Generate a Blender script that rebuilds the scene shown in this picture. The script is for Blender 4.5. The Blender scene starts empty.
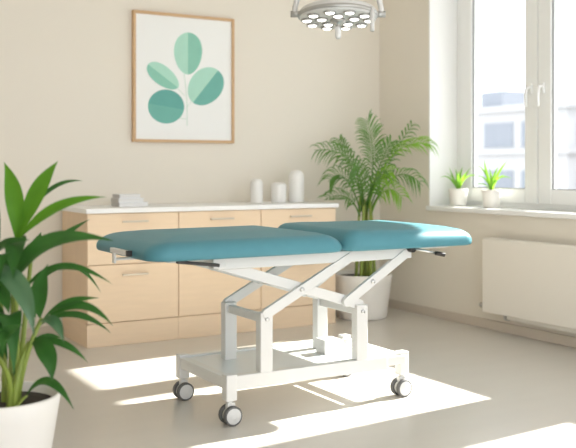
import bpy, bmesh, math, random
from mathutils import Vector, Matrix
random.seed(7)
sc = bpy.context.scene
C = sc.collection
PI = math.pi
TH = math.radians(30.4); CT, ST = math.cos(TH), math.sin(TH)
F = 910.0; HZ = 168.0; CH = 1.10

def W(x, y, Z):
    """a point of the room seen along picture direction (x, y) at distance Z"""
    u = (x-288)/F*Z
    return Vector((u*CT+Z*ST, -u*ST+Z*CT, CH-(y-HZ)/F*Z))
def onY(x, y, Y):
    t = (x-288)/F
    return W(x, y, Y/(CT-t*ST))
CAMDIR = Vector((-ST, -CT, 0))   # from the room back towards the viewer
UP = Vector((0, 0, 1))

# ------------------------------------------------------------------ materials
def mat(name, col, rough=0.5, metal=0.0, spec=0.5, var=0.0, vscale=8.0, bump=0.0, bscale=200.0, coat=0.0, emit=None, estr=0.0, stretch=None, trans=0.0):
    m = bpy.data.materials.new(name); m.use_nodes = True
    nt = m.node_tree; b = nt.nodes['Principled BSDF']
    b.inputs['Base Color'].default_value = (*col, 1)
    b.inputs['Roughness'].default_value = rough
    b.inputs['Metallic'].default_value = metal
    b.inputs['Specular IOR Level'].default_value = spec
    b.inputs['Coat Weight'].default_value = coat
    b.inputs['Coat Roughness'].default_value = 0.15
    if emit:
        b.inputs['Emission Color'].default_value = (*emit, 1); b.inputs['Emission Strength'].default_value = estr
    tc = nt.nodes.new('ShaderNodeTexCoord')
    src = tc.outputs['Object']
    if stretch:
        mp = nt.nodes.new('ShaderNodeMapping'); mp.inputs['Scale'].default_value = stretch
        nt.links.new(src, mp.inputs['Vector']); src = mp.outputs['Vector']
    n = nt.nodes.new('ShaderNodeTexNoise'); n.inputs['Scale'].default_value = vscale; n.inputs['Detail'].default_value = 4
    nt.links.new(src, n.inputs['Vector'])
    mx = nt.nodes.new('ShaderNodeMix'); mx.data_type = 'RGBA'
    v = max(var, 0.01)
    mx.inputs['A'].default_value = tuple(c*(1-v) for c in col)+(1,)
    mx.inputs['B'].default_value = tuple(min(1, c*(1+v)) for c in col)+(1,)
    nt.links.new(n.outputs['Fac'], mx.inputs['Factor'])
    nt.links.new(mx.outputs['Result'], b.inputs['Base Color'])
    if bump > 0:
        n2 = nt.nodes.new('ShaderNodeTexNoise'); n2.inputs['Scale'].default_value = bscale; n2.inputs['Detail'].default_value = 3
        nt.links.new(src, n2.inputs['Vector'])
        bp = nt.nodes.new('ShaderNodeBump'); bp.inputs['Strength'].default_value = bump; bp.inputs['Distance'].default_value = 0.002
        nt.links.new(n2.outputs['Fac'], bp.inputs['Height']); nt.links.new(bp.outputs['Normal'], b.inputs['Normal'])
    if trans > 0:
        tr = nt.nodes.new('ShaderNodeBsdfTranslucent'); ms = nt.nodes.new('ShaderNodeMixShader')
        hs = nt.nodes.new('ShaderNodeHueSaturation'); hs.inputs['Value'].default_value = 1.5; hs.inputs['Hue'].default_value = 0.48
        nt.links.new(mx.outputs['Result'], hs.inputs['Color']); nt.links.new(hs.outputs['Color'], tr.inputs['Color'])
        ms.inputs['Fac'].default_value = trans
        nt.links.new(b.outputs[0], ms.inputs[1]); nt.links.new(tr.outputs[0], ms.inputs[2])
        nt.links.new(ms.outputs[0], nt.nodes['Material Output'].inputs['Surface'])
    return m

def glass_mat():
    m = bpy.data.materials.new('window_glass'); m.use_nodes = True
    nt = m.node_tree; nt.nodes.remove(nt.nodes['Principled BSDF'])
    t = nt.nodes.new('ShaderNodeBsdfTransparent'); t.inputs['Color'].default_value = (.97, .985, .98, 1)
    g = nt.nodes.new('ShaderNodeBsdfGlossy'); g.inputs['Roughness'].default_value = 0.02
    lw = nt.nodes.new('ShaderNodeLayerWeight'); lw.inputs['Blend'].default_value = .5
    pw = nt.nodes.new('ShaderNodeMath'); pw.operation = 'POWER'; pw.inputs[1].default_value = 5
    fr = nt.nodes.new('ShaderNodeMath'); fr.operation = 'MULTIPLY_ADD'; fr.inputs[1].default_value = .5; fr.inputs[2].default_value = .025
    nt.links.new(lw.outputs['Facing'], pw.inputs[0]); nt.links.new(pw.outputs[0], fr.inputs[0])
    ms = nt.nodes.new('ShaderNodeMixShader')
    nt.links.new(fr.outputs[0], ms.inputs[0]); nt.links.new(t.outputs[0], ms.inputs[1]); nt.links.new(g.outputs[0], ms.inputs[2])
    nt.links.new(ms.outputs[0], nt.nodes['Material Output'].inputs['Surface'])
    return m

M = dict(
    wall=mat('wall_paint', (.75, .703, .622), .85, var=.015, vscale=1.5, bump=.08, bscale=160),
    white_paint=mat('white_reveal_paint', (.86, .86, .85), .7, var=.01, bump=.05),
    ceil=mat('ceiling_paint', (.80, .77, .72), .9),
    floor=mat('vinyl_floor', (.58, .55, .505), .28, spec=.45, var=.05, vscale=2.2, bump=.05, bscale=90, stretch=(1, 3, 1)),
    skirting=mat('skirting_paint', (.56, .495, .42), .5, var=.02),
    wood=mat('pale_wood', (.79, .62, .445), .5, var=.06, vscale=5, bump=.04, bscale=60, stretch=(1, 1, 9)),
    wood_side=mat('pale_wood_panel', (.75, .575, .405), .5, var=.07, vscale=5, bump=.04, bscale=60, stretch=(9, 9, 1)),
    frame_wood=mat('oak_frame', (.58, .38, .21), .5, var=.12, vscale=12, stretch=(1, 1, 5)),
    counter=mat('white_worktop', (.86, .865, .865), .3, var=.01),
    handle=mat('pale_nickel', (.62, .55, .46), .35, metal=.8),
    steel=mat('steel', (.6, .6, .6), .3, metal=1),
    white_metal=mat('white_powder_coat', (.655, .65, .63), .35, var=.015, bump=.03, bscale=400),
    deck=mat('pale_grey_plate', (.66, .68, .68), .28, var=.02),
    teal=mat('teal_vinyl', (.082, .24, .288), .43, spec=.2, var=.05, vscale=25, bump=.12, bscale=420),
    black=mat('black_plastic', (.02, .018, .016), .45),
    rubber=mat('grey_rubber_tyre', (.11, .11, .108), .6),
    hub=mat('grey_plastic_hub', (.58, .58, .57), .4),
    ceramic=mat('white_ceramic', (.80, .79, .77), .3, var=.01),
    pot=mat('white_plant_pot', (.79, .765, .72), .5, var=.02),
    soil=mat('potting_soil', (.028, .019, .012), .95, var=.5, vscale=60, bump=1.0, bscale=80),
    leaf=mat('dark_green_leaf', (.032, .125, .022), .45, spec=.3, var=.35, vscale=9, trans=.22),
    leaf_young=mat('fresh_green_leaf', (.075, .225, .014), .5, spec=.25, var=.3, vscale=9, trans=.25),
    leaf_grey=mat('grey_green_leaf', (.06, .15, .065), .3, var=.3, vscale=9, coat=.2, trans=.12),
    palm=mat('palm_leaf', (.098, .245, .042), .3, var=.35, vscale=10, trans=.3),
    palm_light=mat('young_palm_leaf', (.2, .42, .05), .4, var=.25, vscale=10, trans=.4),
    cane=mat('green_cane', (.22, .29, .045), .45, var=.3, vscale=14, stretch=(1, 1, .4)),
    spider=mat('light_green_leaf', (.15, .36, .035), .4, var=.25, vscale=30, trans=.4),
    paper=mat('white_print_paper', (.83, .835, .825), .75, var=.008),
    t1=mat('print_mint', (.40, .665, .55), .8, var=.05, vscale=14),
    t2=mat('print_green', (.25, .535, .425), .8, var=.06, vscale=14),
    t3=mat('print_teal', (.16, .425, .365), .8, var=.06, vscale=14),
    t4=mat('print_dark_teal', (.125, .37, .33), .8, var=.06, vscale=14),
    tstem=mat('print_stem', (.60, .71, .64), .8),
    cover=mat('white_book_cover', (.86, .87, .89), .5),
    pages=mat('book_pages', (.80, .795, .79), .8, var=.1, vscale=3, stretch=(1, 1, 220)),
    spine=mat('shaded_book_spine', (.5, .485, .475), .6),  # shade on the left faces of the white books, put into the colour
    rad=mat('radiator_enamel', (.78, .745, .68), .35),
    upvc=mat('white_upvc', (.83, .835, .83), .3),
    gasket=mat('grey_gasket', (.25, .25, .25), .6),
    lamp=mat('lamp_enamel', (.62, .615, .60), .3),
    lampring=mat('lamp_metal', (.42, .415, .40), .3, metal=.5),
    led=mat('led_lens', (.9, .9, .9), .3, emit=(1, .97, .94), estr=2.6),
    glass=glass_mat(),
    facade=mat('pale_facade', (.48, .47, .475), .8, var=.03, vscale=.3),
    facade2=mat('grey_facade', (.34, .33, .345), .8, var=.03, vscale=.3),
    extglass=mat('facade_window_glass', (.245, .26, .295), .3, spec=.3),
    street=mat('street_paving', (.35, .34, .33), .9, var=.1, vscale=.2),
)

# ------------------------------------------------------------------ mesh helpers
class MB:
    def __init__(s): s.bm = bmesh.new(); s.mi = 0
    def _f(s, vs, smooth=False):
        try:
            f = s.bm.faces.new(vs); f.material_index = s.mi; f.smooth = smooth; return f
        except ValueError: return None
    def box(s, lo, hi):
        x0, y0, z0 = lo; x1, y1, z1 = hi
        v = [s.bm.verts.new(p) for p in ((x0,y0,z0),(x1,y0,z0),(x1,y1,z0),(x0,y1,z0),(x0,y0,z1),(x1,y0,z1),(x1,y1,z1),(x0,y1,z1))]
        for q in ((3,2,1,0),(4,5,6,7),(0,1,5,4),(1,2,6,5),(2,3,7,6),(3,0,4,7)): s._f([v[i] for i in q])
        return s
    def bar(s, a, b, w, h, side=Vector((0, 1, 0))):
        """rectangular bar a->b; w along 'side', h across"""
        a, b = Vector(a), Vector(b); t = (b-a).normalized(); sd = (side - t*side.dot(t)).normalized(); n = t.cross(sd)
        r = []
        for p in (a, b):
            r.append([s.bm.verts.new(p + sd*w/2*i + n*h/2*j) for i, j in ((-1,-1),(1,-1),(1,1),(-1,1))])
        for k in range(4): s._f([r[0][k], r[0][(k+1)%4], r[1][(k+1)%4], r[1][k]])
        s._f(r[0][::-1]); s._f(r[1]); return s
    def link(s, a, b, w, h, side=Vector((0, 1, 0))):
        """flat arm with round ends: capsule outline of height h extruded w along side"""
        a, b = Vector(a), Vector(b); t = (b-a).normalized(); sd = side.normalized(); n = t.cross(sd).normalized(); r = h/2
        out = []
        for k in range(9): an = -PI/2 + PI*k/8; out.append(b + t*math.cos(an)*r + n*math.sin(an)*r)
        for k in range(9): an = PI/2 + PI*k/8; out.append(a + t*math.cos(an)*r + n*math.sin(an)*r)
        A = [s.bm.verts.new(p - sd*w/2) for p in out]; B = [s.bm.verts.new(p + sd*w/2) for p in out]
        m = len(out)
        for k in range(m): s._f([A[k], A[(k+1)%m], B[(k+1)%m], B[k]])
        s._f(A[::-1]); s._f(B); return s
    def tube(s, pts, r, seg=12, cap=True):
        pts = [Vector(p) for p in pts]; rings = []; n = len(pts)
        rs = r if isinstance(r, (list, tuple)) else [r]*n
        t0 = (pts[1]-pts[0]).normalized(); ref = Vector((0,0,1)) if abs(t0.z) < .9 else Vector((1,0,0))
        nn = (ref - t0*ref.dot(t0)).normalized()
        for i, p in enumerate(pts):
            t = (pts[min(i+1, n-1)] - pts[max(i-1, 0)]).normalized()
            nn = (nn - t*nn.dot(t)).normalized(); bb = t.cross(nn)
            rings.append([s.bm.verts.new(p + nn*math.cos(2*PI*k/seg)*rs[i] + bb*math.sin(2*PI*k/seg)*rs[i]) for k in range(seg)])
        for i in range(n-1):
            for k in range(seg): s._f([rings[i][k], rings[i][(k+1)%seg], rings[i+1][(k+1)%seg], rings[i+1][k]], True)
        if cap: s._f(rings[0][::-1]); s._f(rings[-1])
        return s
    def lathe(s, c, prof, seg=32, axis='z', capb=True, capt=True):
        c = Vector(c); rings = []
        for r, z in prof:
            ring = []
            for k in range(seg):
                a = 2*PI*k/seg; x, y = r*math.cos(a), r*math.sin(a)
                p = Vector((x, y, z)) if axis == 'z' else (Vector((x, z, -y)) if axis == 'y' else Vector((z, x, y)))
                ring.append(s.bm.verts.new(c+p))
            rings.append(ring)
        for i in range(len(rings)-1):
            for k in range(seg): s._f([rings[i][k], rings[i][(k+1)%seg], rings[i+1][(k+1)%seg], rings[i+1][k]], True)
        if capb: s._f(rings[0][::-1])
        if capt: s._f(rings[-1])
        return s
    def poly(s, pts, smooth=False): s._f([s.bm.verts.new(p) for p in pts], smooth); return s
    def blade(s, p0, p1, p2, width, face, fold=.18, n=12, shape=.55, twist=0.0, base=.07):
        """leaf blade along a quadratic curve; width tapers to base and tip; slight V fold"""
        p0, p1, p2 = Vector(p0), Vector(p1), Vector(p2); rows = []
        for i in range(n+1):
            t = i/n
            p = p0*(1-t)**2 + p1*2*t*(1-t) + p2*t*t
            d = ((p1-p0)*(1-t) + (p2-p1)*t).normalized()
            N = (face - d*face.dot(d))
            N = N.normalized() if N.length > 1e-3 else d.orthogonal().normalized()
            S = d.cross(N).normalized()
            if twist: R = Matrix.Rotation(twist*t, 3, d); N = R @ N; S = R @ S
            # profile: peak at 'shape'
            if t < shape: w = base + (1-base)*math.sin(t/shape*PI/2)
            else: w = math.cos((t-shape)/(1-shape)*PI/2)**1.15
            w = max(w, .015)*width/2
            rows.append([s.bm.verts.new(p + S*w*k + N*abs(k)*w*fold*2 - N*(0 if abs(k) == 1 else 0)) for k in (-1, -.5, 0, .5, 1)])
        for a, b in zip(rows, rows[1:]):
            for k in range(4): s._f([a[k], a[k+1], b[k+1], b[k]], True)
        return s

def build(name, mb, m, parent=None, origin=None, bevel=0.0, seg=2, label=None, auto=False):
    if auto:
        pass
    bmesh.ops.recalc_face_normals(mb.bm, faces=mb.bm.faces[:]) if not getattr(mb, 'keep', False) else None
    me = bpy.data.meshes.new(name)
    if parent is not None:
        root = parent
        while root.parent is not None: root = root.parent
        o0 = root.location
    else:
        o0 = Vector(origin) if origin is not None else Vector((0, 0, 0))
    bmesh.ops.translate(mb.bm, verts=mb.bm.verts[:], vec=-Vector(o0))
    mb.bm.to_mesh(me); mb.bm.free()
    for mm in (m if isinstance(m, (list, tuple)) else [m]): me.materials.append(mm)
    o = bpy.data.objects.new(name, me); C.objects.link(o)
    if parent is not None: o.parent = parent
    else: o.location = o0
    if bevel:
        b = o.modifiers.new('bevel', 'BEVEL'); b.width = bevel; b.segments = seg; b.limit_method = 'ANGLE'; b.angle_limit = math.radians(40)
        b.harden_normals = False
        for p in me.polygons: p.use_smooth = True
        w = o.modifiers.new('wn', 'WEIGHTED_NORMAL'); w.keep_sharp = True
    if label: o['label'] = label
    return o
def tag(o, label, cat, group=None):
    o['label'] = label; o['category'] = cat
    if group: o['group'] = group
    return o
def thing(name, loc, label, cat, group=None):
    o = bpy.data.objects.new(name, None); o.empty_display_size = .05; C.objects.link(o); o.location = loc
    return tag(o, label, cat, group)
def struct(o): o['kind'] = 'structure'; return o
def copy_tree(o, parent=None):
    c = o.copy(); C.objects.link(c)
    if parent is not None: c.parent = parent
    for ch in [k for k in C.objects if k.parent == o]: copy_tree(ch, c)
    return c

# ------------------------------------------------------------------ the room
XR, YB, XL, YF, ZC = 4.34, 5.94, -1.2, -1.3, 2.8
XO = 4.74                                   # outer face of the window wall
SILL, HEAD = .82, 2.62
W1 = (3.17, 5.32); W2 = (1.0, 3.10)
struct(build('floor', MB().box((XL-.1, YF, -.1), (XO, YB+.15, 0)), M['floor']))
struct(build('ceiling', MB().box((XL-.1, YF, ZC), (XO, YB+.15, ZC+.15)), M['ceil']))
struct(build('wall_back', MB().box((XL-.1, YB, 0), (XO, YB+.15, ZC)), M['wall']))
struct(build('wall_left', MB().box((XL-.1, YF, 0), (XL, YB, ZC)), M['wall']))
mb = MB()
mb.box((XR, YF, 0), (XO, YB, SILL-.036))
mb.box((XR, YF, HEAD), (XO, YB, ZC))
for a, b in ((YF, W2[0]), (W2[1], W1[0]), (W1[1], YB)): mb.box((XR, a, SILL-.036), (XO, b, HEAD))
struct(build('wall_right', mb, M['wall']))
struct(build('baseboard_right', MB().box((XR-.014, YF, 0), (XR, YB-.014, .065)), M['skirting'], bevel=.004))
struct(build('baseboard_back', MB().box((XL, YB-.014, 0), (XR, YB, .065)), M['skirting'], bevel=.004))

def window(nm, y0, y1, split, plants_end):
    root = bpy.data.objects.new(nm, None); C.objects.link(root); root.location = (XR, (y0+y1)/2, SILL); struct(root)
    # white lining of the reveal
    t = .012
    mb = MB().box((XR-.002, y0, SILL-.01), (XO-.1, y0+t, HEAD)).box((XR-.002, y1-t, SILL-.01), (XO-.1, y1, HEAD)).box((XR-.002, y0, HEAD-t), (XO-.1, y1, HEAD))
    build('reveal_lining', mb, M['white_paint'], root)
    build('window_sill', MB().box((XR-.032, y0-.05, SILL-.034), (XR, y1+.0, SILL)).box((XR-.001, y0+.001, SILL-.034), (4.62, y1-.001, SILL)), M['upvc'], root, bevel=.005)
    fx0, fx1 = 4.60, 4.68
    fw = .09
    a, b = y0+t, y1-t
    mb = MB().box((fx0, a, SILL), (fx1, b, SILL+.05)).box((fx0, a, HEAD-.06), (fx1, b, HEAD-t)).box((fx0, a, SILL+.0502), (fx1, a+fw, HEAD-.0602)).box((fx0, b-fw, SILL+.0502), (fx1, b, HEAD-.0602)).box((fx0, split-.03, SILL+.0502), (fx1, split+.03, HEAD-.0602))
    build('window_frame', mb, M['upvc'], root, bevel=.004)
    for (s0, s1, hy) in ((split+.004, b-fw+.02, 0), (a+fw-.02, split-.004, 1)):
        st = .115
        sx0, sx1 = 4.578, 4.64
        z0, z1 = SILL+.035, HEAD-.05
        mb = MB().box((sx0, s0, z0), (sx1, s0+st, z1)).box((sx0, s1-st, z0), (sx1, s1, z1)).box((sx0, s0+st, z0), (sx1, s1-st, z0+.10)).box((sx0, s0+st, z1-.1), (sx1, s1-st, z1))
        sash = build('sash', mb, M['upvc'], root, bevel=.005)
        g0, g1, h0, h1 = s0+st, s1-st, z0+.10, z1-.1
        build('pane', MB().box((4.606, g0-.01, h0-.01), (4.612, g1+.01, h1+.01)), M['glass'], sash)
        gk = MB()
        for lo, hi in (((4.590, g0, h0), (4.606, g0+.006, h1)), ((4.590, g1-.006, h0), (4.606, g1, h1)), ((4.590, g0, h0), (4.606, g1, h0+.006)), ((4.590, g0, h1-.006), (4.606, g1, h1))): gk.box(lo, hi)
        build('gasket', gk, M['gasket'], sash)
        hy = (s0+.058) if hy == 0 else (s1-.045)
        hz = 1.64
        hd = MB().box((4.566, hy-.014, hz-.035), (4.579, hy+.014, hz+.035)).tube([(4.572, hy, hz+.01), (4.545, hy, hz+.008), (4.532, hy, hz-.012), (4.530, hy, hz-.06), (4.534, hy, hz-.125)], [.011, .011, .012, .0115, .009], 10)
        build('handle', hd, M['upvc'], sash, bevel=.003)
    return root
window('window_1', W1[0], W1[1], 4.462, True)
window('window_2', W2[0], W2[1], 1.97, False)

# unseen slab added outside over the window, cuts off the sun patch
struct(build('sun_blocker_slab', MB().box((XO, -2, 2.50), (5.41, 5.42, 2.66)), M['facade'], bevel=.01))

# ------------------------------------------------------------------ houses across the street
def building(x0, x1, y0, y1, z1, fm, label, storey=3.1, wh=1.6, ww=2.7, gap=.7, roof=None, off=0):
    root = thing('apartment_building', (x0, (y0+y1)/2, -9), label, 'building')
    build('wall', MB().box((x0, y0, -9), (x1, y1, z1)), fm, root)
    cor = MB(); wn = []
    z = z1-.5
    k = 0
    while z-wh > -2.5:
        top = z - .35
        # west face
        y = y0+.8+off
        while y+ww < y1-.5:
            if k < 90:
                build('window', MB().box((x0-.06, y, top-wh), (x0+.02, y+ww, top)), M['extglass'], root); k += 1
            y += ww+gap
        # south face
        x = x0+.8
        while x+ww < x1-.5:
            if k < 95:
                build('window', MB().box((x, y0-.06, top-wh), (x+ww, y0+.02, top)), M['extglass'], root); k += 1
            x += ww+gap
        cor.box((x0-.35, y0-.35, top-wh-.45), (x1, y1, top-wh-.15))
        z -= storey
    build('ledge', cor, M['facade'], root)
    if roof:
        (a, b, c, d, e) = roof
        build('roof_housing', MB().box((a, c, z1), (b, d, e)), M['extglass'], root, label='grey roof housing')
    build('cornice', MB().box((x0-.4, y0-.4, z1-.15), (x1+.4, y1+.4, z1+.2)), M['facade'], root)
building(42, 54, 38.5, 52, 4.9, M['facade'], 'pale apartment block with blue-grey windows seen through the left window sash', roof=(43.2, 47, 45.2, 47.4, 6.3), off=.3)
building(46, 58, 20, 33.5, 4.6, M['facade2'], 'hazy grey apartment block seen through the right window sash', off=.4)
struct(build('street', MB().box((5.5, -60, -9.2), (160, 160, -9)), M['street']))

# ------------------------------------------------------------------ cabinets
CX0, CX1, CYF = 1.750, 3.562, 5.40
cw = (CX1-CX0)/3; CTOP = .8205
def cabinet(x0):
    x1 = x0+cw
    root = thing('base_cabinet', (x0+cw/2, CYF+.22, 0), 'pale wood base cabinet on the left, under the stack of white books', 'cabinet', 'pale wood base cabinets along the back wall')
    build('body', MB().box((x0+.0005, CYF+.018, .142), (x1-.0005, YB-.018, CTOP)), M['wood_side'], root, bevel=.001)
    build('plinth', MB().box((x0+.0005, CYF+.004, 0), (x1-.0005, YB-.02, .141)), M['wood'], root, bevel=.001)
    g = .0025
    d = build('drawer_front', MB().box((x0+g, CYF, .505), (x1-g, CYF+.0175, CTOP-.004)), M['wood'], root, bevel=.0015)
    e = build('door', MB().box((x0+g, CYF, .146), (x1-g, CYF+.0175, .500)), M['wood'], root, bevel=.0015)
    for par, z in ((d, .767), (e, .437)):
        xm = x0+cw/2; L = .085
        h = MB().box((xm-L, CYF-.030, z-.006), (xm+L, CYF-.022, z+.006)).box((xm-L+.008, CYF-.023, z-.005), (xm-L+.02, CYF+.001, z+.005)).box((xm+L-.02, CYF-.023, z-.005), (xm+L-.008, CYF+.001, z+.005))
        build('handle', h, M['handle'], par, bevel=.002, label='slim pale metal bar handle')
    return root
c1 = cabinet(CX0)
for k, lb in ((1, 'pale wood base cabinet in the middle of the row of three'), (2, 'pale wood base cabinet on the right, under the white canisters and beside the palm')):
    c = copy_tree(c1); c.location.x += cw*k; c['label'] = lb
tag(build('countertop', MB().box((CX0-.012, CYF-.02, CTOP+.0005), (CX1+.014, YB-.001, .851)), M['counter'], None, (CX0, CYF, CTOP), bevel=.003), 'long white worktop lying over the three wooden cabinets', 'countertop')

# books
CTZ = .8515
def book(x0, x1, y0, y1, z0, h, label):
    root = thing('book', ((x0+x1)/2, (y0+y1)/2, z0), label, 'book', 'stack of white books on the worktop')
    t = .003
    cv = MB().box((x0, y0, z0), (x1, y1, z0+t)).box((x0, y0, z0+h-t), (x1, y1, z0+h))
    build('cover', cv, M['cover'], root, bevel=.0008)
    build('spine', MB().box((x0-.002, y0, z0), (x0+.003, y1, z0+h)), M['spine'], root, bevel=.001, label='white book spine with shade painted in grey')
    build('pages', MB().box((x0+.004, y0+.004, z0+t), (x1-.004, y1-.004, z0+h-t)), M['pages'], root)
z = CTZ
for (x0, x1, y0, y1, h, lb) in ((2.017, 2.217, 5.57, 5.72, .026, 'largest white book, lowest of the stack on the worktop'), (2.012, 2.187, 5.575, 5.715, .027, 'white book in the middle of the stack on the worktop'), (2.022, 2.167, 5.58, 5.71, .024, 'smallest white book, topmost of the stack on the worktop')):
    book(x0, x1, y0, y1, z, h, lb); z += h+.0006

# white canisters
def canister(px, r, h, lb, sh):
    p = onY(px, 203, 5.66)
    prof = [(r*.90, 0), (r*.97, .004), (r, .012)]
    zs = h-sh
    prof += [(r, zs*.5), (r, zs)]
    for k in range(1, 9):
        a = k/8*PI/2; prof.append((max(r*(.28+.72*math.cos(a)) if k < 8 else r*.26, .004), zs+sh*math.sin(a)))
    prof.append((.002, h+.0005))
    o = build('canister', MB().lathe((p.x, p.y, CTZ), prof, 40), M['ceramic'], None, (p.x, p.y, CTZ))
    tag(o, lb, 'canister', 'white canisters on the worktop')
canister(256.5, .044, .172, 'slim white rounded canister, leftmost of three on the worktop', .035)
canister(278.5, .055, .146, 'squat wide white canister, shortest of three on the worktop', .022)
canister(296.3, .0555, .234, 'tallest white domed canister on the worktop, nearest the palm', .05)

# ------------------------------------------------------------------ picture
fr0, fr1 = 2.238, 3.015; fz0, fz1 = 1.279, 2.184
pic = thing('picture_frame', ((fr0+fr1)/2, YB-.02, fz0), 'wood-framed botanical print of four green leaves on the back wall', 'picture')
fw = .020; yd = YB-.034
mb = MB().box((fr0, yd, fz0), (fr0+fw, YB-.001, fz1)).box((fr1-fw, yd, fz0), (fr1, YB-.001, fz1)).box((fr0+fw, yd, fz0), (fr1-fw, YB-.001, fz0+fw)).box((fr0+fw, yd, fz1-fw), (fr1-fw, YB-.001, fz1))
build('frame', mb, M['frame_wood'], pic, bevel=.002)
yp = YB-.020
pr = MB(); pr.keep = True
pr.box((fr0+fw, yp, fz0+fw), (fr1-fw, YB-.004, fz1-fw))
def PP(x, y, d):
    p = onY(x, y, yp); return Vector((p.x, yp-d, p.z))
def halfleaf(cx, cy, a, b, rot, k, side, mi, egg=0.0, split=0.0, d=.0006):
    """half of an egg outline either side of its long axis (b long)"""
    pr.mi = mi; pts = []
    n = 20
    for i in range(n+1):
        t = PI*i/n
        yy = -math.cos(t)*b; xx = math.sin(t)*a*(1-egg*(-math.cos(t)))*side
        pts.append((xx, yy))
    if split:
        for i in range(n-1, 0, -1):
            t = PI*i/n; pts.append((split*math.sin(t)*a, -math.cos(t)*b))
    c, s = math.cos(rot), math.sin(rot)
    P = [PP(cx+x*c-y*s, cy+x*s+y*c, d) for x, y in pts]
    if side < 0: P = P[::-1]
    pr.poly(P)
R = math.radians
pr.mi = 5
a, b = PP(184, 74, .0004), PP(187, 126, .0004)
mid = [PP(184+3*t+math.sin(t*PI)*1.2, 74+52*t, .0004) for t in [i/8 for i in range(9)]]
for p, q in zip(mid, mid[1:]): pr.poly([p+Vector((-.0035, 0, 0)), q+Vector((-.0035, 0, 0)), q+Vector((.0035, 0, 0)), p+Vector((.0035, 0, 0))])
def stalk(a_, b_):
    p, q = PP(*a_, .0004), PP(*b_, .0004); pr.poly([p+Vector((0, 0, .003)), p-Vector((0, 0, .003)), q-Vector((0, 0, .003)), q+Vector((0, 0, .003))])
stalk((176, 87), (185, 96)); stalk((194, 99), (186, 108)); stalk((177, 118), (186.5, 119))
halfleaf(188, 53.5, 14, 21, R(0), 0, -1, 1, .12, .0)
halfleaf(188, 53.5, 14, 21, R(0), 0, 1, 2, .12, .0)
halfleaf(205.5, 86.5, 16.5, 20.5, R(38), 0, -1, 1, .05)
halfleaf(205.5, 86.5, 16.5, 20.5, R(38), 0, 1, 3, .05)
halfleaf(163, 76, 9.5, 19, R(-52), 0, 1, 1, .1)
halfleaf(163, 76, 9.5, 19, R(-52), 0, -1, 2, .1)
halfleaf(166, 106.5, 17, 18.2, R(-80), 0, -1, 3, 0)
halfleaf(166, 106.5, 17, 18.2, R(-80), 0, 1, 4, 0)
build('print', pr, [M['paper'], M['t1'], M['t2'], M['t3'], M['t4'], M['tstem']], pic, label='white print with four overlapping green leaf shapes')

# ------------------------------------------------------------------ treatment bed
BY0, BY1 = 3.38, 4.115; BZ = .722
bed = thing('treatment_table', (2.23, 3.75, 0), 'teal padded treatment table on a white scissor-lift frame with casters', 'treatment table')
def rrect(x0, x1, y0, y1, r, n=8):
    pts = []
    for cx, cy, a0 in ((x1-r, y1-r, 0), (x0+r, y1-r, PI/2), (x0+r, y0+r, PI), (x1-r, y0+r, 1.5*PI)):
        for k in range(n+1): a = a0+PI/2*k/n; pts.append((cx+math.cos(a)*r, cy+math.sin(a)*r))
    return pts
def pad(name, x0, x1, y0, y1, z0, h, rc, crown=.008, rt=.062, end=-1):
    mb = MB(); rings = []
    prof = [(.02, 0), (.006, .003), (0, .012), (0, .03)]
    for k in range(1, 10):
        a = k/9*PI/2; prof.append((rt*(1-math.cos(a)), .03+(h-.03-crown)*math.sin(a)))
    prof += [(rt+.04, h-crown*.45), (rt+.12, h-crown*.1), (rt+.2, h)]
    for ins, dz in prof:
        r = max(rc-ins*.8, .012)
        ring = [mb.bm.verts.new((x, y, z0+dz)) for x, y in rrect(x0+ins, x1-ins, y0+ins, y1-ins, r)]
        rings.append(ring)
    m = len(rings[0])
    for a, b in zip(rings, rings[1:]):
        for k in range(m): mb._f([a[k], a[(k+1)%m], b[(k+1)%m], b[k]], True)
    mb._f(rings[0][::-1])
    # top skin in strips so that the pad can fall away towards its outer end
    mb._f(rings[-1], True)
    ed = 0.26
    for v in mb.bm.verts:
        d = (v.co.x-x0) if end < 0 else (x1-v.co.x)
        if d < ed:
            q = (1-d/ed)**2; dz = v.co.z-z0
            if dz > .02: v.co.z = z0+.02+(dz-.02)*(1-.42*q)
        if end < 0 and x1-v.co.x < .2:
            q = (1-(x1-v.co.x)/.2)**2; dz = v.co.z-z0
            if dz > .02: v.co.z = z0+.02+(dz-.02)*(1-.5*q)
    o = build(name, mb, M['teal'], bed)
    return o
pad('leg_pad', 1.352, 2.302, BY0, BY1, BZ, .098, .09, rt=.064)
pad('back_pad', 2.304, 3.065, BY0, BY1, BZ, .104, .075, rt=.066, end=1)
YN, YFAR = 3.50, 3.87
# upper frame
mb = MB()
for y in (YN, YFAR): mb.box((1.70, y-.0175, .666), (2.735, y+.0175, BZ-.004))
for x in (1.72, 2.285, 2.70): mb.box((x-.02, YN, .676), (x+.02, YFAR, BZ-.005))
mb.box((1.72, YN+.05, .7), (1.50, YN+.09, BZ-.001)); mb.box((1.72, YFAR-.09, .7), (1.50, YFAR-.05, BZ-.001)); mb.box((2.77, YN+.05, .7), (3.02, YN+.09, BZ-.001)); mb.box((2.77, YFAR-.09, .7), (3.02, YFAR-.05, BZ-.001))
build('upper_frame', mb, M['white_metal'], bed, bevel=.004)
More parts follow.
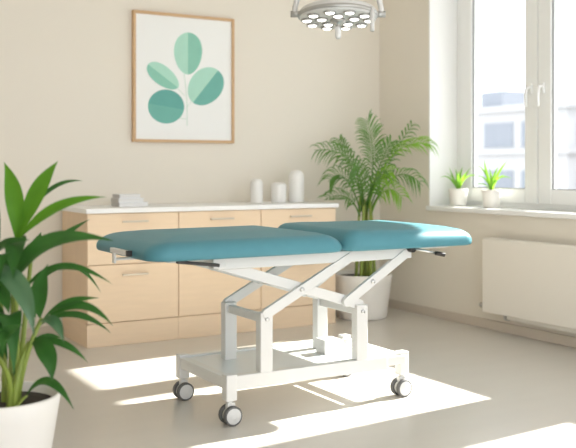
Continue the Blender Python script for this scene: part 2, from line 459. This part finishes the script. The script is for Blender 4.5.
# base frame
mb = MB()
zb0, zb1 = .147, .208
XA, XB = 1.757, 2.70
for y in (3.50, 4.00): mb.box((XA, y-.022, zb0), (XB-.11, y+.022, zb1)); mb.box((XB-.115, y-.017, zb0+.012), (XB, y+.017, zb1-.006))
mb.box((XA-.022, 3.50, zb0+.006), (XA+.022, 4.00, zb1-.004)); mb.box((XB-.12-.02, 3.50, zb0+.01), (XB-.12+.02, 4.00, zb1-.004))
mb.box((XB-.02, 3.50, zb0+.03), (XB+.02, 4.00, zb1-.008))
build('base_frame', mb, M['white_metal'], bed, bevel=.004)
build('base_plate', MB().box((XA+.02, 3.52, zb1-.02), (XB-.13, 3.98, zb1-.008)), M['deck'], bed, label='pale grey base plate')
# corner legs + casters
for x, y in ((XA, 3.49), (XA, 3.985), (XB, 3.515), (XB, 4.01)):
    top = .217
    build('corner_leg', MB().box((x-.026, y-.024, .104), (x+.026, y+.024, top)), M['white_metal'], bed, bevel=.005)
    ox = .004 if x < 2 else -.004
    ca = build('caster', MB().lathe((x, y, .088), [(.012, .016), (.012, 0)], 16).lathe((x+ox, y, .042), [(.033, -.011), (.033, .011)], 24, 'y').box((x+ox-.018, y-.011, .06), (x+ox+.018, y+.011, .095)), M['white_metal'], bed)
    for sgn in (-1, 1):
        yc = y+sgn*.0235
        w = build('wheel', MB().lathe((x+ox, yc, .042), [(.032, -.0115), (.039, -.0115), (.042, -.008), (.042, .008), (.039, .0115), (.032, .0115)], 32, 'y'), M['rubber'], ca)
        if sgn < 0:
            hb = MB().lathe((x+ox, yc-.0095, .042), [(.008, -.0065), (.014, -.0065), (.018, -.0035), (.030, -.0035), (.0365, -.001), (.0365, .003)], 28, 'y')
        else:
            hb = MB().lathe((x+ox, yc+.0095, .042), [(.0355, -.003), (.0355, .001), (.030, .0035), (.008, .0045)], 28, 'y')
        build('hub_cap', hb, M['hub'], ca, label='light grey hub cap')
# posts
PX0, PX1 = 1.935, 2.445
posts = []
for x, zt in ((PX0, .468), (PX1, .462)):
    for y in (YN+.004, YFAR-.02):
        build('post', MB().box((x-.031, y-.024, zb1-.012), (x+.031, y+.024, zt)), M['white_metal'], bed, bevel=.005)
        build('bolt', MB().lathe((x, y-.0255, zt-.03), [(.002, -.007), (.009, -.006), (.010, 0), (.010, .003)], 12, 'y'), M['steel'], bed)
    build('crossbar', MB().box((x-.016, YN+.02, zt-.048), (x+.016, YFAR-.03, zt-.012)), M['white_metal'], bed, bevel=.003)
# scissor arms, one set on each side
cross = (2.137, .575)
for y, s in ((YN, 1), (YFAR-.016, -1)):
    build('scissor_arm', MB().link((PX0, y-.012*s, .462), (2.39, y-.012*s, .694), .022, .044), M['white_metal'], bed, bevel=.002)
    build('scissor_arm', MB().link((1.705, y+.012*s, .69), (PX1, y+.012*s, .462), .022, .046), M['white_metal'], bed, bevel=.002)
    build('scissor_arm', MB().link((2.36, y-.012*s, .482), (2.70, y-.012*s, .690), .022, .044), M['white_metal'], bed, bevel=.002)
    for px, pz in ((2.112, .557), (2.50, .568)):
        build('bolt', MB().lathe((px, y-.0245, pz), [(.002, -.008), (.009, -.007), (.0105, 0), (.0105, .003)], 12, 'y'), M['steel'], bed)
for px, pz in ((2.112, .557), (2.36, .482)):
    build('crossbar', MB().tube([(px, YN, pz), (px, YFAR-.016, pz)], .013), M['white_metal'], bed)
build('mounting_block', MB().box((1.675, YN-.02, .672), (1.735, YN+.03, BZ-.003)), M['white_metal'], bed, bevel=.004)
build('motor_box', MB().box((2.37, 3.69, .19), (2.46, 3.77, .27)), M['white_metal'], bed)
# black lever under the left pad
lv = MB().bar((1.49, 3.44, .716), (1.69, 3.455, .690), .016, .014)
build('release_lever', lv, M['black'], bed, bevel=.003, label='black release lever')
# handle bar on the left end
hb = build('end_rail', MB().box((1.332, 3.60, .734), (1.352, 3.80, .755)).box((1.338, 3.765, .688), (1.350, 3.79, .736)).box((1.340, 3.767, .70), (1.60, 3.788, .711)), M['white_metal'], bed, bevel=.003)
build('rail_cap', MB().box((1.330, 3.580, .732), (1.354, 3.602, .757)), M['black'], hb, bevel=.003, label='black end cap')
# lever on the right
kb = build('clamp', MB().lathe((2.72, 3.462, .716), [(.012, -.012), (.021, -.010), (.021, .02), (.012, .022)], 10, 'y').box((2.703, 3.455, .706), (2.745, 3.49, .735)), M['black'], bed, label='black clamp knob')
build('lever_rod', MB().tube([(2.73, 3.45, .714), (2.82, 3.40, .691)], .0055, 8), M['steel'], kb)
build('lever_grip', MB().tube([(2.813, 3.404, .693), (2.855, 3.38, .684)], [.010, .011], 10), M['black'], kb)

# ------------------------------------------------------------------ potted plants
def pot(root, c, rt, rb, h, wall=.012, rim=.0, soil=.035):
    x, y, z = c
    prof = [(rb*.94, 0), (rb, .006)] + [(rb+(rt-rb)*(k/6), .006+(h-.012)*(k/6)) for k in range(1, 7)]
    prof += [(rt-.003, h), (rt-wall+.002, h), (rt-wall, h-.004), (rt-wall-.004, h-soil-.02)]
    build('pot', MB().lathe((x, y, z), prof, 48, capt=False), M['pot'], root)
    mb = MB(); rs = rt-wall-.003
    mb.lathe((x, y, z+h-soil), [(rs, -.012), (rs, 0), (rs*.7, .006), (rs*.35, .008), (.004, .01)], 32)
    build('soil', mb, M['soil'], root)
LF = M['leaf']
# foreground plant
pc = W(1, 168, 3.08); pc = Vector((pc.x, pc.y, 0))
fp = thing('potted_plant', pc, 'large dark green broad-leaved plant in a white pot, left foreground', 'plant')
pot(fp, pc, .197, .145, .335)
def Lf(pts, wpx, Z=3.06, dz=0.0, face=None, m=None, tw=0.0, shape=.5, fold=.16):
    """leaf from base over mid to tip, each (x, y, extra depth)"""
    P = [W(p[0], p[1], Z+(p[2] if len(p) > 2 else 0)) for p in pts]
    ctrl = P[1]*2 - (P[0]+P[2])*.5
    mb = MB(); fc = face if face is not None else (CAMDIR*.75+UP*.65)
    mb.keep = True
    mb.blade(P[0], ctrl, P[2], wpx*.88*Z/F, fc, n=16, shape=shape, twist=tw, fold=fold)
    build('leaf', mb, m or LF, fp)
FC = CAMDIR*.95+UP*.2
Lf([(16, 240), (15, 198), (4, 162, .06)], 21, face=FC, shape=.48, m=M['leaf_young'])
Lf([(18, 238), (37, 195, -.02), (58, 161, -.05)], 21, face=FC+Vector((-.2, 0, 0)), shape=.52, m=M['leaf_young'])
Lf([(30, 212, .08), (55, 187, .1), (83, 181, .1)], 7)
Lf([(18, 240), (58, 208, -.05), (106, 197, -.05)], 16, m=M['leaf_young'], shape=.4)
Lf([(14, 280, -.05), (52, 243, -.12), (114, 241, -.2)], 27, shape=.3)
Lf([(34, 258, .1), (62, 237, .12), (90, 219, .14)], 9)
Lf([(20, 238), (16, 250, -.1), (13, 279, -.2)], 24, face=CAMDIR+UP*.2, shape=.35)
Lf([(-8, 262, .0), (4, 246, -.05), (30, 240, -.1)], 15)
Lf([(30, 262, .12), (36, 247, .16), (41, 232, .2)], 14)
Lf([(22, 292), (62, 267, .0), (112, 284, -.05)], 10)
Lf([(24, 300, .05), (66, 266, .1), (101, 293, .12)], 8)
Lf([(40, 318), (40, 292, -.03), (48, 264, -.05)], 20, face=FC)
Lf([(-18, 268, -.1), (17, 284, -.2), (34, 336, -.25)], 22, face=UP*.6+CAMDIR*.9, m=M['leaf_grey'], shape=.5)
Lf([(-16, 352, -.2), (2, 338, -.24), (23, 324, -.26)], 20)
Lf([(-12, 285, -.1), (2, 292, -.15), (9, 314, -.2)], 18, face=CAMDIR+UP*.3)
Lf([(44, 318), (68, 303, -.03), (99, 298, -.05)], 10)
Lf([(40, 326), (78, 306, -.05), (113, 326, -.1)], 11)
Lf([(42, 324, .04), (76, 315, .05), (111, 333, .05)], 9)
Lf([(30, 340), (47, 352, -.08), (52, 382, -.12)], 21, face=CAMDIR+UP*.35)
Lf([(28, 344), (60, 343, -.05), (88, 363, -.08)], 9)
Lf([(30, 344, .05), (46, 337, .08), (62, 338, .1)], 8)
Lf([(26, 396), (49, 382, -.06), (74, 410, -.12)], 11)
Lf([(40, 322, -.05), (54, 322, -.1), (64, 343, -.14)], 13, m=M['leaf_grey'])
Lf([(10, 300, .1), (24, 300, .14), (36, 318, .18)], 20)
# the side of the plant beyond the left edge of the picture
for k in range(12):
    an = R(195+k*13); e = random.uniform(.22, .42); zz = random.uniform(.55, .98)
    b0 = pc+Vector((math.cos(an)*.03, math.sin(an)*.03, zz-.12))
    dr = Vector((-abs(math.cos(an)), math.sin(an)*.8, 0))
    mid = b0+dr*e*.55+UP*.14; tip = b0+dr*e+UP*random.uniform(-.12, .12)
    mb = MB(); mb.keep = True; mb.blade(b0, mid*2-(b0+tip)*.5, tip, random.uniform(.045, .085), UP*.9+dr*-.3, n=14, shape=.45)
    build('leaf', mb, LF, fp)
def stem(p, r=(.011, .007), m=None, root=None, Z=3.06):
    P = [W(a[0], a[1], Z+(a[2] if len(a) > 2 else 0)) for a in p]
    n = 8; pts = []
    c = P[1]*2-(P[0]+P[2])*.5
    for i in range(n+1): t = i/n; pts.append(P[0]*(1-t)**2+c*2*t*(1-t)+P[2]*t*t)
    build('stem', MB().tube(pts, [r[0]+(r[1]-r[0])*i/n for i in range(n+1)], 10), m or M['cane'], root)
for s in ([(9, 412), (12, 345), (15, 238)], [(13, 414), (17, 350, -.03), (14, 276, -.05)], [(16, 410), (25, 362, -.02), (42, 318)], [(4, 414, .02), (4, 350, .02), (-2, 280)],
          [(17, 408, .04), (22, 350, .06), (32, 250, .1)], [(7, 416, -.05), (9, 380, -.06), (-12, 345, -.15)], [(14, 418, -.04), (18, 375, -.04), (29, 342)]):
    stem(s, (.012, .007), root=fp)
stem([(15, 415, -.06), (19, 404, -.06), (27, 396, -.02)], (.007, .004), root=fp)

# palm in the corner
PZ = 6.72
pp = Vector((3.868, 5.515, 0))
palm = thing('potted_palm', pp, 'tall feathery palm in a white pot in the corner by the window wall', 'plant')
pot(palm, pp, .224, .182, .325, soil=.03)
def frond(pts, leaf=.17, n=15, m=None, droop=.35, start=.3, fan=1.0, w=.0125, face=None):
    P = [W(p[0], p[1], PZ-.03+(p[2] if len(p) > 2 else 0)) for p in pts]
    for q in P:
        q.y = min(q.y, YB-.06); q.x = min(q.x, XR+.2)
    c = P[1]*2-(P[0]+P[2])*.5
    B = lambda t: P[0]*(1-t)**2+c*2*t*(1-t)+P[2]*t*t
    D = lambda t: ((c-P[0])*(1-t)+(P[2]-c)*t).normalized()
    mb = MB(); mb.keep = True
    K = 10
    mb.tube([B(i/K) for i in range(K+1)], [.007-.0055*i/K for i in range(K+1)], 6)
    fc = face or (CAMDIR*.7+UP*.5)
    for i in range(n):
        t = start+(.95-start)*(i+.5)/n
        p, d = B(t), D(t)
        L = leaf*.78*(.55+.6*math.sin(min(1, (t-start)/(1-start)*1.05+.12)*PI*.82))
        for s in (-1, 1):
            N = (fc-d*fc.dot(d)).normalized(); S = d.cross(N)*s
            dirn = (d*(.55+.5*t)+S*.85*fan+N*random.uniform(-.25, .35)).normalized()
            e = p+dirn*L; e = e-UP*L*droop*random.uniform(.5, 1.2); mid = p+dirn*L*.55+UP*L*.04
            for q in (e, mid):
                if q.x < 3.62 and q.y > 5.3: q.z = max(q.z, .875)
                q.y = min(q.y, YB-.02)
                if q.y > 5.30 or q.z < .8: q.x = min(q.x, XR-.02)
            mb.blade(p, mid*2-(p+e)*.5, e, w*random.uniform(.8, 1.15), N*.6+UP*.6+CAMDIR*.3, n=5, shape=.4, base=.3, fold=.12)
    build('frond', mb, m or M['palm'], palm)
PL = M['palm_light']
frond([(366, 205), (373, 160), (366, 117, -.12)], .19, 17, droop=.30, start=.42)
frond([(362, 208), (352, 162, .02), (314, 150, .0)], .17, 15, droop=.6, start=.28)
frond([(364, 204), (350, 165, .08), (338, 138, .12)], .13, 12, droop=.4, start=.35)
frond([(370, 208), (392, 158, .05), (415, 122, .05)], .11, 12, droop=.45, start=.25, w=.014)
frond([(370, 200), (396, 152, -.08), (433, 146, -.12)], .15, 15, m=PL, droop=.5, start=.42, fan=.6)
frond([(370, 212), (396, 176, -.12), (423, 186, -.2)], .13, 12, droop=.65, start=.3)
frond([(361, 212), (345, 178, -.05), (328, 182, -.1)], .15, 13, droop=.6, start=.25)
frond([(360, 216), (346, 197, -.1), (324, 200, -.2)], .13, 12, droop=.5, start=.2)
frond([(368, 206), (380, 165, -.1), (392, 141, -.15)], .13, 13, droop=.35, start=.3)
frond([(371, 214), (386, 190, -.15), (404, 200, -.25)], .13, 11, m=PL, droop=.6, start=.25)
frond([(367, 212), (372, 186, -.15), (381, 176, -.28)], .15, 11, droop=.8, start=.25)
frond([(362, 210), (358, 180, -.15), (352, 166, -.28)], .15, 12, droop=.7, start=.25)
frond([(367, 212), (378, 182, -.12), (392, 172, -.2)], .13, 12, m=PL, droop=.6, start=.35)
frond([(364, 212), (363, 190, -.1), (361, 160, -.2)], .15, 12, droop=.6, start=.3)
for k, (bx, dx, dep, r) in enumerate(((356, 4, .0, .014), (361, 3, -.05, .016), (367, 0, .03, .016), (371, -1, -.04, .015), (364, 1, .08, .014), (375, -4, .02, .012))):
    stem([(bx, 281, dep), (bx+dx*.4, 246, dep), (bx+dx, 196+3*(k % 3), dep*.5)], (r, r*.55), root=palm, Z=PZ-.03)

# spider plants on the sill
def spider(px, Zc, label, tips, r):
    t = (px-288)/F; Zd = 4.455/(t*CT+ST)
    c = W(px, 200, Zd); c.z = SILL+.0008
    root = thing('potted_spider_plant', c, label, 'plant', 'small potted plants on the window sill')
    pot(root, c, r, r*.80, .128, wall=.006, soil=.012)
    for mid, tip, w in tips:
        b = W(px+random.uniform(-1.5, 1.5), 190.5, Zd); 
        m_ = W(mid[0], mid[1], Zd+mid[2]); e = W(tip[0], tip[1], Zd+tip[2])
        mb = MB(); mb.keep = True
        mb.blade(b, m_*2-(b+e)*.5, e, .68*w*Zd/F, CAMDIR*.7+UP*.5, n=12, shape=.35, base=.5, fold=.14)
        build('leaf', mb, M['spider'], root)
spider(458.3, 0, 'small light green spiky plant in a white pot, nearer the palm on the sill', [
    ((449, 178, 0), (440, 178, -.02), 3), ((453, 178, .02), (449, 167, .03), 3.6), ((457, 178, 0), (455, 168, -.02), 4.2), ((460, 177, 0), (463, 166, .0), 3.8),
    ((464, 178, .03), (471, 167, .05), 3.2), ((467, 177, -.04), (481, 177, -.08), 3), ((462, 179, -.05), (467, 172, -.09), 3.6), ((454, 180, -.04), (445, 172, -.08), 3), ((458, 180, -.06), (459, 170, -.1), 4)], .0705)
spider(491.5, 0, 'small light green arching plant in a white pot, farther from the palm on the sill', [
    ((483, 170, 0), (472, 168, -.02), 3), ((487, 175, .0), (484, 159, .03), 5.2), ((498, 174, 0), (508, 160, .02), 4.2), ((499, 178, -.03), (513, 179, -.06), 3.8),
    ((483, 184, -.03), (474, 186, -.05), 2.6), ((485, 179, .03), (476, 176, .06), 2.8), ((494, 176, .04), (499, 166, .08), 3.6), ((491, 178, -.05), (489, 168, -.09), 4.2), ((497, 180, -.06), (506, 174, -.09), 3.2)], .069)

# ------------------------------------------------------------------ radiator
rd = thing('radiator', (4.27, 3.7, .13), 'white flat panel radiator on the wall under the window', 'radiator')
ry0, ry1, rz0, rz1 = 2.9, 4.616, .135, .632
build('front_panel', MB().box((4.222, ry0, rz0), (4.240, ry1, rz1-.008)), M['rad'], rd, bevel=.004)
build('back_panel', MB().box((4.287, ry0+.01, rz0), (4.302, ry1-.01, rz1-.012)), M['rad'], rd, bevel=.003)
build('side_panel', MB().box((4.236, ry1-.012, rz0+.002), (4.303, ry1-.001, rz1-.003)), M['rad'], rd, bevel=.003)
gr = MB().box((4.230, ry0, rz1-.010), (4.238, ry1-.004, rz1)).box((4.292, ry0, rz1-.010), (4.302, ry1-.004, rz1))
y = ry0+.01
while y < ry1-.02: gr.box((4.235, y, rz1-.007), (4.295, y+.008, rz1-.002)); y += .022
build('top_grille', gr, M['rad'], rd)
fin = MB()
y = ry0+.04
while y < ry1-.05: fin.box((4.242, y, rz0+.04), (4.285, y+.002, rz1-.06)); y += .03
build('convector_fins', fin, M['rad'], rd)
for yy in (ry0+.25, ry1-.25): build('wall_bracket', MB().box((4.300, yy-.015, rz0+.05), (XR-.001, yy+.015, rz1-.06)), M['rad'], rd)
vv = build('valve', MB().lathe((4.262, ry1+.042, .172), [(.012, -.02), (.016, -.016), (.016, .016), (.011, .02)], 14, 'y').tube([(4.262, ry1-.02, .172), (4.262, ry1+.06, .172)], .009).tube([(4.262, ry1+.042, .172), (XR-.004, ry1+.042, .172)], .009), M['steel'], rd, label='grey metal valve')
build('pipe', MB().tube([(4.265, ry1-.17, rz0+.006), (4.265, ry1-.17, .115), (4.27, ry1-.17, .105), (4.29, ry1-.17, .10), (XR-.002, ry1-.17, .10)], .011, 10), M['steel'], rd)
build('lower_rail', MB().box((4.250, ry0, rz0-.028), (4.286, ry1-.20, rz0-.002)), M['rad'], rd, bevel=.003)

# ------------------------------------------------------------------ ceiling surgical lamp
lc = W(338, 19, 4.7)
lz = lc.z
lamp = thing('surgical_lamp', (lc.x, lc.y, ZC), 'round white examination lamp with a ring of lit bulbs hanging over the teal table', 'lamp')
RL = .200
build('lamp_head', MB().lathe((lc.x, lc.y, lz), [(.03, -.004), (RL-.014, -.004), (RL-.004, 0), (RL, .008), (RL, .035), (RL-.012, .05), (RL*.75, .066), (.09, .085), (.04, .09)], 56), M['lamp'], lamp)
build('rim_ring', MB().lathe((lc.x, lc.y, lz), [(RL+.001, .006), (RL+.007, .010), (RL+.007, .024), (RL+.001, .028)], 56, capb=False, capt=False), M['lampring'], lamp)
for n_, rr, ph in ((10, .160, .1), (5, .088, .35)):
    for k in range(n_):
        a = 2*PI*k/n_+ph
        x, y = lc.x+math.cos(a)*rr, lc.y+math.sin(a)*rr
        bz = build('bulb_bezel', MB().lathe((x, y, lz-.004), [(.031, .002), (.033, -.006), (.029, -.010), (.024, -.008)], 20, capt=False), M['lampring'], lamp)
        build('bulb', MB().lathe((x, y, lz-.004), [(.0245, -.006), (.021, -.011), (.012, -.014), (.002, -.015)], 20), M['led'], bz, label='lit round bulb')
build('center_hub', MB().lathe((lc.x, lc.y, lz-.004), [(.042, .002), (.040, -.012), (.024, -.022), (.012, -.03), (.012, -.04)], 24), M['lampring'], lamp)
build('center_handle', MB().lathe((lc.x, lc.y, lz), [(.013, -.042), (.016, -.055), (.015, -.095), (.010, -.105), (.002, -.107)], 16), M['lamp'], lamp)
hx = lc + Vector((CT, -ST, 0))*.165 - Vector((ST, CT, 0))*.12
build('side_handle', MB().tube([(hx.x, hx.y, lz+.03), (hx.x, hx.y, lz-.05), (hx.x, hx.y, lz-.095)], [.012, .011, .010], 12), M['lamp'], lamp)
TL = Matrix.Translation(lc-lamp.location) @ Matrix.Rotation(R(-6), 4, Vector((CT, -ST, 0))) @ Matrix.Translation(-(lc-lamp.location))
for o in list(C.objects):
    if o.type == 'MESH' and (o.parent is lamp or (o.parent and o.parent.parent is lamp)): o.data.transform(TL)
# yoke in the plane across the view
rv = Vector((CT, -ST, 0)); yk = []
for k in range(25):
    a = PI*k/24; yk.append(Vector((lc.x, lc.y, lz+.03))+rv*math.cos(a)*(RL+.024)+UP*math.sin(a)*.21)
build('yoke', MB().tube(yk, .014, 10), M['lamp'], lamp)
for s in (-1, 1):
    q = Vector((lc.x, lc.y, lz+.025))
    build('pivot', MB().tube([q+rv*s*(RL-.01), q+rv*s*(RL+.045)], .017, 12), M['lampring'], lamp)
build('drop_tube', MB().tube([(lc.x, lc.y, lz+.235), (lc.x, lc.y, ZC-.03)], .02, 14), M['lamp'], lamp)
build('ceiling_rose', MB().lathe((lc.x, lc.y, ZC-.04), [(.05, 0), (.08, .012), (.085, .0395)], 28), M['lamp'], lamp)

# ------------------------------------------------------------------ light, sky, camera
sd = bpy.data.lights.new('sun', 'SUN'); sd.energy = 26.0; sd.angle = R(.8); sd.color = (1, .955, .89)
so = bpy.data.objects.new('sun', sd); C.objects.link(so); so.location = (9, 5, 6)
so.rotation_euler = Vector((-1, -.075, -.64)).to_track_quat('-Z', 'Y').to_euler()
w = bpy.data.worlds.new('sky'); sc.world = w; w.use_nodes = True
bg = w.node_tree.nodes['Background']; bg.inputs['Color'].default_value = (.93, .97, 1.03, 1); bg.inputs['Strength'].default_value = 3.2
cd = bpy.data.cameras.new('camera'); cam = bpy.data.objects.new('camera', cd); C.objects.link(cam); sc.camera = cam
cam.location = (0, 0, CH); cam.rotation_euler = (PI/2, 0, -TH)
cd.sensor_width = 36; cd.lens = F/576*36; cd.shift_y = -(224-HZ)/576
cd.clip_start = .05; cd.clip_end = 400
cd.dof.use_dof = True; cd.dof.focus_distance = 4.25; cd.dof.aperture_fstop = 2.2
sc.view_settings.view_transform = 'Standard'; sc.view_settings.look = 'None'; sc.view_settings.gamma = 1; sc.view_settings.use_curve_mapping = False
sc.view_settings.exposure = 0.0
sc.cycles.use_denoising = True
sc.cycles.max_bounces = 14; sc.cycles.diffuse_bounces = 8; sc.cycles.transparent_max_bounces = 16
sc.cycles.sample_clamp_indirect = 8
